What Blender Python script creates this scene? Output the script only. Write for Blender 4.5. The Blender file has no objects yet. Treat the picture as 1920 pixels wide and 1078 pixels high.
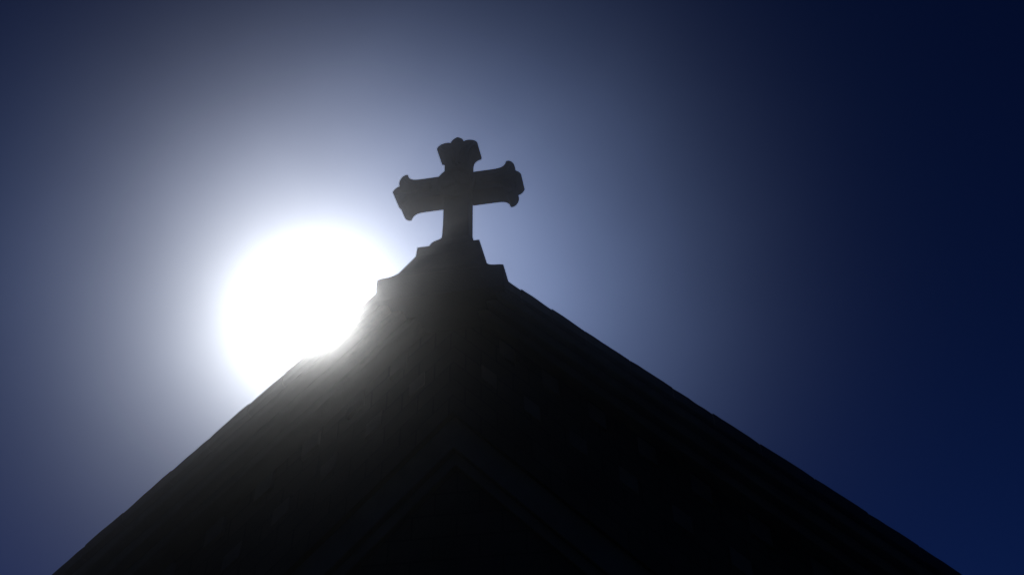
import bpy, bmesh, math, random
from math import radians, sin, cos, tan, pi
from mathutils import Vector, Matrix
random.seed(11)

# ------------------------------------------------------------------ camera, sky, sun, exposure
S = bpy.context.scene
C = S.collection

CAM_PITCH, CAM_YAW, CAM_ROLL = 36.1046, 8.9403, -1.6068      # degrees: up, to the left, clockwise
cam = bpy.data.cameras.new('camera')
cam.sensor_fit = 'HORIZONTAL'
cam.sensor_width = 36.0
cam.lens = 36.0 * 1549.6 / 1920.0
cam.clip_start, cam.clip_end = 0.05, 5000
cam_ob = bpy.data.objects.new('camera', cam)
C.objects.link(cam_ob)
cam_ob.location = (0, 0, 1.6)
cam_ob.rotation_euler = (Matrix.Rotation(radians(CAM_YAW), 4, 'Z') @ Matrix.Rotation(radians(90 + CAM_PITCH), 4, 'X')
                         @ Matrix.Rotation(radians(CAM_ROLL), 4, 'Z')).to_euler()
S.camera = cam_ob

SUN_ELEV, SUN_AZ = 33.46, -24.77                                # azimuth from +Y towards +X
world = bpy.data.worlds.new('World')
S.world = world
world.use_nodes = True
wn, wl = world.node_tree.nodes, world.node_tree.links
sky = wn.new('ShaderNodeTexSky')
sky.sky_type = 'NISHITA'
sky.sun_disc = False
sky.sun_elevation = radians(SUN_ELEV)
sky.sun_rotation = radians(SUN_AZ)
sky.altitude = 3000
sky.air_density = 0.5
sky.dust_density = 0.0
sky.ozone_density = 10.0
EXPOSURE = -3.0
SKY_STRENGTH = 0.12

def direction(elev, az):
    e, a = radians(elev), radians(az)
    return Vector((sin(a) * cos(e), cos(a) * cos(e), sin(e)))

def wmath(op, a, b=None):
    n = wn.new('ShaderNodeMath')
    n.operation = op
    for i, v in enumerate((a, b)):
        if v is None: continue
        if isinstance(v, (int, float)): n.inputs[i].default_value = v
        else: wl.new(v, n.inputs[i])
    return n.outputs[0]

def wmix(mode, a, b, fac=1.0):
    n = wn.new('ShaderNodeMix')
    n.data_type, n.blend_type = 'RGBA', mode
    n.inputs[0].default_value = fac
    for i, v in ((6, a), (7, b)):
        if isinstance(v, tuple): n.inputs[i].default_value = (*v, 1)
        else: wl.new(v, n.inputs[i])
    return n.outputs[2]

# clear deep blue air, and the sun's glow painted into the sky colour (fixed in direction)
sky_colour = wmix('MULTIPLY', sky.outputs[0], (0.14, 0.44, 1.0))
w_dir = wn.new('ShaderNodeTexCoord').outputs['Generated']
w_norm = wn.new('ShaderNodeVectorMath'); w_norm.operation = 'NORMALIZE'
wl.new(w_dir, w_norm.inputs[0])
glow_noise = wn.new('ShaderNodeTexNoise')                          # makes the painted glow a little uneven
glow_noise.inputs['Scale'].default_value, glow_noise.inputs['Detail'].default_value = 5.0, 4.0
wl.new(w_norm.outputs[0], glow_noise.inputs['Vector'])
glow_noise_f = wmath('ADD', wmath('MULTIPLY', glow_noise.outputs[0], 0.36), 0.82)
def aureole(d, width, power, colour):
    n = wn.new('ShaderNodeVectorMath'); n.operation = 'DOT_PRODUCT'
    wl.new(w_norm.outputs[0], n.inputs[0]); n.inputs[1].default_value = d
    th = wmath('ARCCOSINE', wmath('MINIMUM', n.outputs['Value'], 0.9999999))
    f = wmath('EXPONENT', wmath('MULTIPLY', wmath('POWER', wmath('DIVIDE', th, radians(width)), power), -1.0))
    f = wmath('MULTIPLY', f, glow_noise_f)
    k = 2 ** -EXPOSURE / SKY_STRENGTH
    v = wn.new('ShaderNodeVectorMath'); v.operation = 'SCALE'
    v.inputs[0].default_value = tuple(c * k for c in colour)
    wl.new(f, v.inputs['Scale'])
    return v.outputs[0]
sky_colour = wmix('ADD', sky_colour, aureole(direction(33.09, -25.18), 3.4, 1, (3.0, 3.1, 3.05)))
sky_colour = wmix('ADD', sky_colour, aureole(direction(35.64, -16.21), 14, 2, (0.177, 0.248, 0.447)))
sky_colour = wmix('ADD', sky_colour, aureole(direction(36.78, -25.29), 10, 2, (0.19, 0.185, 0.20)))
sky_colour = wmix('ADD', sky_colour, aureole(direction(33.22, -40.66), 12, 2, (0.004, 0.014, 0.045)))
wl.new(sky_colour, wn['Background'].inputs[0])
wn['Background'].inputs[1].default_value = SKY_STRENGTH

sun = bpy.data.lights.new('sun', 'SUN')
sun.energy = 5.0
sun.angle = radians(0.5)
sun.color = (1.0, 0.97, 0.93)
sun_ob = bpy.data.objects.new('sun', sun)
C.objects.link(sun_ob)
sd = Vector((sin(radians(SUN_AZ)) * cos(radians(SUN_ELEV)), cos(radians(SUN_AZ)) * cos(radians(SUN_ELEV)), sin(radians(SUN_ELEV))))
sun_ob.location = sd * 200
sun_ob.rotation_euler = sd.to_track_quat('Z', 'Y').to_euler()

S.view_settings.view_transform = 'Standard'
S.view_settings.look = 'None'
S.view_settings.gamma = 1.0
S.view_settings.exposure = EXPOSURE
S.cycles.volume_bounces = 0
S.cycles.use_denoising = True

HAZE_DENSITY = 0.0087
HAZE_G = 0.97

# ------------------------------------------------------------------ helpers
def tag(o, label=None, cat=None, group=None, kind=None):
    if label: o['label'] = label
    if cat: o['category'] = cat
    if group: o['group'] = group
    if kind: o['kind'] = kind
    return o

def obj(name, bm, mat, parent=None, bevel=0.0, seg=2, smooth=False):
    me = bpy.data.meshes.new(name)
    bmesh.ops.recalc_face_normals(bm, faces=bm.faces)
    bm.to_mesh(me)
    bm.free()
    me.materials.append(mat)
    if smooth:
        for p in me.polygons: p.use_smooth = True
    o = bpy.data.objects.new(name, me)
    C.objects.link(o)
    if parent:
        o.parent = parent
        o.matrix_parent_inverse = parent.matrix_world.inverted()
    if bevel:
        b = o.modifiers.new('bevel', 'BEVEL')
        b.width, b.segments, b.limit_method, b.angle_limit = bevel, seg, 'ANGLE', radians(32)
    return o

def empty(name, loc):
    o = bpy.data.objects.new(name, None)
    C.objects.link(o)
    o.location = loc
    bpy.context.view_layer.update()
    return o

def prism(bm, poly, y0, y1):
    """outline in (x, z), extruded from y0 to y1"""
    a = [bm.verts.new((x, y0, z)) for x, z in poly]
    b = [bm.verts.new((x, y1, z)) for x, z in poly]
    bm.faces.new(a)
    bm.faces.new(b[::-1])
    n = len(poly)
    for i in range(n):
        bm.faces.new((a[i], b[i], b[(i + 1) % n], a[(i + 1) % n]))

def loft(bm, rings):
    """rings of equal length, capped at both ends"""
    vs = [[bm.verts.new(p) for p in r] for r in rings]
    n = len(vs[0])
    for k in range(len(vs) - 1):
        for i in range(n):
            bm.faces.new((vs[k][i], vs[k][(i + 1) % n], vs[k + 1][(i + 1) % n], vs[k + 1][i]))
    bm.faces.new(vs[0][::-1])
    bm.faces.new(vs[-1])

def stone(name, base, var, scale=2.2, bump=0.35, rough=0.9, stain=(0.05, 0.046, 0.04)):
    m = bpy.data.materials.new(name)
    m.use_nodes = True
    n, l = m.node_tree.nodes, m.node_tree.links
    b = n['Principled BSDF']
    b.inputs['Roughness'].default_value = rough
    b.inputs['Specular IOR Level'].default_value = 0.2
    tc = n.new('ShaderNodeTexCoord')
    big = n.new('ShaderNodeTexNoise'); big.inputs['Scale'].default_value = scale; big.inputs['Detail'].default_value = 6
    fine = n.new('ShaderNodeTexNoise'); fine.inputs['Scale'].default_value = scale * 22; fine.inputs['Detail'].default_value = 8
    wear = n.new('ShaderNodeTexNoise'); wear.inputs['Scale'].default_value = scale * 0.6; wear.inputs['Detail'].default_value = 10
    wear.inputs['Roughness'].default_value = 0.65
    for t in (big, fine, wear): l.new(tc.outputs['Object'], t.inputs['Vector'])
    r = n.new('ShaderNodeValToRGB')
    r.color_ramp.elements[0].position, r.color_ramp.elements[1].position = 0.3, 0.7
    r.color_ramp.elements[0].color = (*[c * (1 - var) for c in base], 1)
    r.color_ramp.elements[1].color = (*[c * (1 + var) for c in base], 1)
    l.new(big.outputs[0], r.inputs[0])
    wr = n.new('ShaderNodeMapRange')
    wr.inputs[1].default_value, wr.inputs[2].default_value, wr.inputs[4].default_value = 0.52, 0.72, 0.7
    l.new(wear.outputs[0], wr.inputs[0])
    mx = n.new('ShaderNodeMix'); mx.data_type = 'RGBA'
    l.new(wr.outputs[0], mx.inputs[0]); l.new(r.outputs[0], mx.inputs[6]); mx.inputs[7].default_value = (*stain, 1)
    l.new(mx.outputs[2], b.inputs['Base Color'])
    bp = n.new('ShaderNodeBump'); bp.inputs['Strength'].default_value = bump; bp.inputs['Distance'].default_value = 0.02
    ad = n.new('ShaderNodeMath'); ad.operation = 'ADD'
    l.new(fine.outputs[0], ad.inputs[0]); l.new(wear.outputs[0], ad.inputs[1])
    l.new(ad.outputs[0], bp.inputs['Height'])
    l.new(bp.outputs[0], b.inputs['Normal'])
    return m

M_cross = stone('carved_stone', (0.15, 0.115, 0.075), 0.3, 1.7)
M_coping = stone('coping_stone', (0.12, 0.095, 0.065), 0.25, 1.3)
M_trim = stone('trim_stone', (0.26, 0.20, 0.13), 0.2, 1.5)
M_block = stone('pale_stone', (0.24, 0.19, 0.13), 0.15, 1.5)
M_slate = stone('roof_slate', (0.10, 0.105, 0.115), 0.3, 3.0, 0.6, 0.7, (0.05, 0.05, 0.05))
M_ground = stone('grass_ground', (0.05, 0.075, 0.025), 0.35, 0.8, 0.8, 1.0, (0.07, 0.055, 0.035))

def ashlar(name, raked):
    m = stone(name, (0.12, 0.095, 0.065), 0.2, 1.1, 0.15)
    n, l = m.node_tree.nodes, m.node_tree.links
    b = n['Principled BSDF']
    tc = n.new('ShaderNodeTexCoord')
    mp = n.new('ShaderNodeMapping'); mp.inputs['Rotation'].default_value = (radians(90), 0, 0)
    br = n.new('ShaderNodeTexBrick')
    br.inputs['Scale'].default_value = 1.0
    br.inputs['Brick Width'].default_value = 0.62
    br.inputs['Row Height'].default_value = 0.3
    br.inputs['Mortar Size'].default_value = 0.012
    br.inputs['Color1'].default_value = (0.88, 0.88, 0.88, 1)
    br.inputs['Color2'].default_value = (1.12, 1.11, 1.1, 1)
    br.inputs['Mortar'].default_value = (0.6, 0.58, 0.55, 1)
    if raked:                                 # courses laid parallel to the slopes of the gable, upright joints
        sp = n.new('ShaderNodeSeparateXYZ'); l.new(tc.outputs['Object'], sp.inputs[0])
        def mm(op, a, b):
            q = n.new('ShaderNodeMath'); q.operation = op
            for i, v in enumerate((a, b)):
                if v is None: continue
                if isinstance(v, float): q.inputs[i].default_value = v
                else: l.new(v, q.inputs[i])
            return q.outputs[0]
        ax = mm('ABSOLUTE', mm('SUBTRACT', sp.outputs[0], -2.48), None)
        v = mm('ADD', sp.outputs[2], mm('MULTIPLY', ax, tan(radians(43.7))))
        cb = n.new('ShaderNodeCombineXYZ'); l.new(sp.outputs[0], cb.inputs[0]); l.new(v, cb.inputs[1])
        l.new(cb.outputs[0], br.inputs['Vector'])
        br.inputs['Brick Width'].default_value = 0.46
        br.inputs['Row Height'].default_value = 0.27
    else:
        l.new(tc.outputs['Object'], mp.inputs[0]); l.new(mp.outputs[0], br.inputs['Vector'])
    src = b.inputs['Base Color'].links[0].from_socket
    mx = n.new('ShaderNodeMix'); mx.data_type = 'RGBA'; mx.blend_type = 'MULTIPLY'; mx.inputs[0].default_value = 1
    l.new(src, mx.inputs[6]); l.new(br.outputs['Color'], mx.inputs[7]); l.new(mx.outputs[2], b.inputs['Base Color'])
    bump = b.inputs['Normal'].links[0].from_node
    b2 = n.new('ShaderNodeBump'); b2.invert = True; b2.inputs['Strength'].default_value = 0.8; b2.inputs['Distance'].default_value = 0.015
    l.new(br.outputs['Fac'], b2.inputs['Height']); l.new(bump.outputs[0], b2.inputs['Normal']); l.new(b2.outputs[0], b.inputs['Normal'])
    return m
M_wall = ashlar('wall_stone', False)
M_gable = ashlar('gable_stone', True)

# ------------------------------------------------------------------ ground
bm = bmesh.new()
bmesh.ops.create_grid(bm, x_segments=40, y_segments=40, size=400)
for v in bm.verts:
    d = v.co.length
    v.co.z = 0 if d < 50 else -min(0.4, (d - 50) * 0.004) + 0.15 * sin(v.co.x * .05) * min(1, (d - 50) / 60)
tag(obj('ground', bm, M_ground), kind='structure')

# ------------------------------------------------------------------ church
XC = -2.48                 # centre line of the gable
SL = tan(radians(43.7))    # pitch of the gable
Y_COPE, Y_WALL = 9.15, 10.08
Z_APEX = 9.43
EAVE_Z = 2.9
HALF = (Z_APEX - EAVE_Z) / SL
Y_BACK = 30.0
church = empty('stone_church', (XC, Y_WALL, 0))
tag(church, 'dark stone church gable below the cross, seen against the sun', 'church')

def rake(s, drop):         # height of a line parallel to the rake, at s metres either side of the centre
    return Z_APEX - drop - abs(s) * SL

def band(bm, d0, d1, y0, y1, s_end=HALF, cut=None):
    """a chevron following the rake between two drops below the top line"""
    if cut is None:
        p = [(XC - s_end, rake(s_end, d0)), (XC, rake(0, d0)), (XC + s_end, rake(s_end, d0)),
             (XC + s_end, rake(s_end, d1)), (XC, rake(0, d1)), (XC - s_end, rake(s_end, d1))]
        prism(bm, p, y0, y1)
        return
    at = lambda d: max(0.0, (Z_APEX - d - cut) / SL)         # where the line drops below the saddle stone
    h = [(at(d0), rake(at(d0), d0)), (s_end, rake(s_end, d0)), (s_end, rake(s_end, d1)), (at(d1), rake(at(d1), d1))]
    if at(d1) == 0 and at(d0) > 0: h.append((0, cut))
    for sg in (-1, 1):
        prism(bm, [(XC + sg * a, z) for a, z in h], y0, y1)

# wall: outer order, then three recessed orders (each further back)
M1, M2, M3 = 2.40, 2.88, 3.08     # drops of the three chevron lines
bm = bmesh.new(); band(bm, 0.62, M1, Y_WALL, Y_WALL + 0.9); obj('gable_wall', bm, M_gable, church)
bm = bmesh.new(); band(bm, M1 + 0.002, M2, Y_WALL + 0.13, Y_WALL + 0.9); obj('recessed_order', bm, M_trim, church, 0.02)
bm = bmesh.new(); band(bm, M2 + 0.002, M3, Y_WALL + 0.26, Y_WALL + 0.9); obj('recessed_order', bm, M_trim, church, 0.02)
bm = bmesh.new()
prism(bm, [(XC - HALF, 0), (XC - HALF, rake(HALF, M3 + .002)), (XC, rake(0, M3 + .002)), (XC + HALF, rake(HALF, M3 + .002)), (XC + HALF, 0)], Y_WALL + 0.39, Y_WALL + 0.9)
obj('inner_wall', bm, M_wall, church)
# the wall ends carry down to the ground either side of the recess
for sg in (-1, 1):
    bm = bmesh.new()
    a, b = sg * (HALF - 0.02), sg * (HALF + 0.6)
    prism(bm, [(XC + a, 0), (XC + b, 0), (XC + b, EAVE_Z - 0.75), (XC + a, EAVE_Z - 0.75)], Y_WALL - 0.1, Y_WALL + 1.2)
    obj('corner_buttress', bm, M_wall, church, 0.02)
    bm = bmesh.new()
    prism(bm, [(XC + sg * (HALF - 0.5), 0), (XC + sg * (HALF - 0.05), 0), (XC + sg * (HALF - 0.05), EAVE_Z - 0.8), (XC + sg * (HALF - 0.5), EAVE_Z - 0.8)], Y_WALL + 1.2, Y_BACK)
    obj('side_wall', bm, M_wall, church)
# raking cornice under the coping
bm = bmesh.new(); band(bm, 0.16, 0.30, Y_COPE + 0.10, Y_WALL + 0.9, cut=8.6); obj('raking_moulding', bm, M_trim, church, 0.03)
bm = bmesh.new(); band(bm, 0.302, 0.46, Y_COPE + 0.28, Y_WALL + 0.9, cut=8.6); obj('raking_moulding', bm, M_trim, church, 0.03)
bm = bmesh.new(); band(bm, 0.462, 0.618, Y_COPE + 0.5, Y_WALL + 0.9, cut=8.6); obj('raking_moulding', bm, M_trim, church, 0.03)
# pale blocks under the cornice
for row, (d0, d1, s0, step, pr) in enumerate(((0.68, 0.92, 0.70, 0.60, 0.09), (1.30, 1.52, 0.42, 0.60, 0.03))):
    for sg in (-1, 1):
        s = s0
        while s < HALF - 0.4:
            bm = bmesh.new()
            s1 = s + 0.22
            prism(bm, [(XC + sg * s, rake(s, d0)), (XC + sg * s1, rake(s1, d0)), (XC + sg * s1, rake(s1, d1)), (XC + sg * s, rake(s, d1))], Y_WALL - pr, Y_WALL + 0.05)
            obj('corbel_block', bm, M_block, church, 0.008)
            s += step
# coping stones, one by one, slightly out of line
for sg in (-1, 1):
    s = 0.66
    while s < HALF + 0.1:
        ln = random.uniform(0.40, 0.54)
        e = min(s + ln, HALF + 0.12)
        j0, j1 = random.uniform(-.012, .016), random.uniform(-.012, .016)
        yf = Y_COPE + random.uniform(-.006, .01)
        bm = bmesh.new()
        pts = []
        n = 5
        for i in range(n + 1):
            q = s + .001 + (e - s - .002) * i / n
            pts.append((XC + sg * q, rake(q, 0) + j0 + (j1 - j0) * i / n + (random.uniform(-.006, .006) if 0 < i < n else -.004)))
        pts += [(XC + sg * (e - .001), rake(e, 0.157)), (XC + sg * (s + .001), rake(s, 0.157))]
        prism(bm, pts, yf, Y_WALL + 1.3)
        obj('coping_stone', bm, M_coping, church, 0.012)
        s = e
# mortar core added inside the coping to block light through its joints
bm = bmesh.new(); band(bm, 0.02, 0.15, Y_COPE + 0.012, Y_WALL + 1.29, cut=8.6); obj('light_block_core', bm, M_trim, church)
# roof behind the gable
for sg in (-1, 1):
    bm = bmesh.new()
    prism(bm, [(XC, rake(0, 0.45)), (XC + sg * (HALF + 0.3), rake(HALF + .3, 0.45)), (XC + sg * (HALF + 0.3), rake(HALF + .3, 0.62)), (XC, rake(0, 0.62))], Y_WALL + 1.302, Y_BACK)
    obj('roof', bm, M_slate, church)

# ------------------------------------------------------------------ the cross on the apex
Z0 = 11.30                 # centre of the cross
Y0, TH = 10.0, 0.38        # front face and thickness
YM = Y0 + TH / 2
cross = empty('stone_cross', (XC, YM, 8.5))
tag(cross, 'weathered carved stone cross with three-lobed ends on a stepped base at the gable top', 'cross')

def arc(cx, cz, r, a0, a1, n):
    return [(cx + r * cos(radians(a0 + (a1 - a0) * i / n)), cz + r * sin(radians(a0 + (a1 - a0) * i / n))) for i in range(n + 1)]

def spline(pts, n=6):
    """Catmull-Rom through pts, ends kept"""
    out = []
    p = [pts[0]] + list(pts) + [pts[-1]]
    for i in range(1, len(p) - 2):
        for k in range(n):
            t = k / n
            q = []
            for d in (0, 1):
                a, b, c, e = p[i - 1][d], p[i][d], p[i + 1][d], p[i + 2][d]
                q.append(0.5 * (2 * b + (c - a) * t + (2 * a - 5 * b + 4 * c - e) * t * t + (3 * b - a - 3 * c + e) * t ** 3))
            out.append(tuple(q))
    out.append(tuple(pts[-1]))
    return out

# one half of an arm, (along the arm, across): arm edge, hollow, barb, outer lobe, notch, centre lobe
half = ([(0.215, 0.215), (0.62, 0.215)] + spline([(0.70, 0.218), (0.78, 0.238), (0.835, 0.285), (0.865, 0.362)])
        + spline([(0.905, 0.366), (0.955, 0.335), (0.995, 0.275), (1.012, 0.21), (1.010, 0.155), (0.992, 0.118)])
        + spline([(1.035, 0.105), (1.075, 0.072), (1.105, 0.03), (1.118, 0.0)])[0:])
half_pts = half
arm_poly = [(a, b) for a, b in half_pts] + [(a, -b) for a, b in half_pts[-2::-1]]

def arm(turn, name='arm', shift=0.0):
    bm = bmesh.new()
    c, s = cos(radians(turn)), sin(radians(turn))
    poly = [(XC + a * c - b * s, Z0 + a * s + b * c) for a, b in arm_poly]
    prism(bm, poly, Y0, Y0 + TH)
    o = obj(name, bm, M_cross, cross, 0.012, 2)
    # the carved leaf on the face of the arm end: three ribs rising from a stem
    bm = bmesh.new()
    for lat in (-1, 0, 1):
        if lat: path = spline([(0.46, 0.05 * lat), (0.66, 0.07 * lat), (0.80, 0.13 * lat), (0.90, 0.23 * lat), (0.945, 0.285 * lat)], 4)
        else: path = spline([(0.42, 0), (0.7, 0), (0.9, 0), (1.06, 0)], 4)
        rings = []
        for i, (a, b) in enumerate(path):
            t = i / (len(path) - 1)
            w = 0.018 + 0.035 * sin(pi * min(1, t * .9 + .1))
            q = path[min(i + 1, len(path) - 1)]; p0 = path[max(i - 1, 0)]
            dx, dy = q[0] - p0[0], q[1] - p0[1]
            L = math.hypot(dx, dy)
            nx, ny = -dy / L, dx / L
            ring = []
            for u, h in ((-1, .004), (-.6, -.03), (0, -.05), (.6, -.03), (1, .004)):
                aa, bb = a + nx * w * u, b + ny * w * u
                ring.append((XC + aa * c - bb * s, Y0 + h, Z0 + aa * s + bb * c))
            rings.append(ring)
        loft(bm, rings)
    obj('carved_leaf', bm, M_cross, o)
    return o
for t in (90, 0, 180): arm(t)
# shaft with the fillet where it meets the arms
bm = bmesh.new()
sh = [(-.212, 0.21), (-.212, -.9), (-.222, -1.12), (-.23, -1.2), (.23, -1.2), (.222, -1.12), (.212, -.9), (.212, 0.21)]
prism(bm, [(XC + a, Z0 + b) for a, b in sh], Y0 + 0.003, Y0 + TH - 0.003)
obj('shaft', bm, M_cross, cross, 0.012)
# round boss over the crossing, with rim and sunk quatrefoil
bm = bmesh.new()
N = 64
prof = [(0.345, TH / 2), (0.345, -0.04), (0.325, -0.065), (0.29, -0.065), (0.272, -0.02), (0.26, 0.0), (0.10, -0.004)]
rings = [[(XC + r * cos(2 * pi * i / N), Y0 + y, Z0 + r * sin(2 * pi * i / N)) for i in range(N)] for r, y in prof]
loft(bm, rings)
boss = obj('boss', bm, M_cross, cross, 0.004)
bm = bmesh.new()
for k in range(4):
    a = radians(90 * k)
    path = [(0.02, .03), (0.06, .035), (0.11, .055), (0.17, .085), (0.225, .095), (0.255, .075)]
    rings = []
    for (r, w) in path:
        ring = []
        for u, h in ((-1, 0.01), (-.7, -.035), (0, -.055), (.7, -.035), (1, 0.01)):
            x, z = r * cos(a) - u * w * sin(a), r * sin(a) + u * w * cos(a)
            ring.append((XC + x, Y0 + h, Z0 + z))
        rings.append(ring)
    loft(bm, rings)
obj('petal_relief', bm, M_cross, boss)
# pedestal: lofted rectangles (height, half width, front y, back y)
def lofted(name, lv, bevel=0.012, mat=M_cross):
    bm = bmesh.new()
    loft(bm, [[(XC - w, yf, z), (XC + w, yf, z), (XC + w, yb, z), (XC - w, yb, z)] for z, w, yf, yb in lv])
    return obj(name, bm, mat, cross, bevel)
PB = lambda yf: 2 * YM - yf
ov = [(9.655, .385, 9.70), (9.70, .375, 9.72), (9.80, .355, 9.76), (9.90, .335, 9.81), (9.98, .305, 9.87), (10.05, .265, 9.93), (10.10, .235, 9.97), (10.13, .225, 9.985)]
lofted('base_moulding', [(z, w, y, PB(y)) for z, w, y in ov], 0)
lofted('pedestal', [(8.774, .925, 9.135, PB(9.135)), (8.785, .88, 9.14, PB(9.14)), (8.802, .80, 9.155, PB(9.155)), (8.83, .735, 9.175, PB(9.175)), (8.875, .69, 9.205, PB(9.205)), (8.94, .655, 9.255, PB(9.255)), (9.46, .505, 9.555, PB(9.555)), (9.65, .49, 9.57, PB(9.57))])
bm = bmesh.new()
sw = .93
prism(bm, [(XC - sw, 8.772), (XC + sw, 8.772), (XC + sw, rake(sw, .02)), (XC + .64, rake(.64, .157)), (XC, rake(0, .157)), (XC - .64, rake(.64, .157)), (XC - sw, rake(sw, .02))][:3]
      + [(XC + sw, rake(sw, .155)), (XC - sw, rake(sw, .155))], Y_COPE - 0.02, Y_WALL + 1.32)
obj('saddle_stone', bm, M_coping, cross, 0.012)

# ------------------------------------------------------------------ haze added to spread the sun's glare over the wall
bm = bmesh.new()
bmesh.ops.create_cube(bm, size=1)
for v in bm.verts:
    v.co.x = v.co.x * 840
    v.co.y = v.co.y * 840
    v.co.z = 12.9 if v.co.z > 0 else -1.6
hm = bpy.data.materials.new('haze')
hm.use_nodes = True
hn, hl = hm.node_tree.nodes, hm.node_tree.links
hn.remove(hn['Principled BSDF'])
pv = hn.new('ShaderNodeVolumePrincipled')
pv.inputs['Color'].default_value = (0.9, 0.93, 0.97, 1)
pv.inputs['Density'].default_value = HAZE_DENSITY
pv.inputs['Anisotropy'].default_value = HAZE_G
hl.new(pv.outputs[0], hn['Material Output'].inputs['Volume'])
tag(obj('haze', bm, hm), kind='stuff')
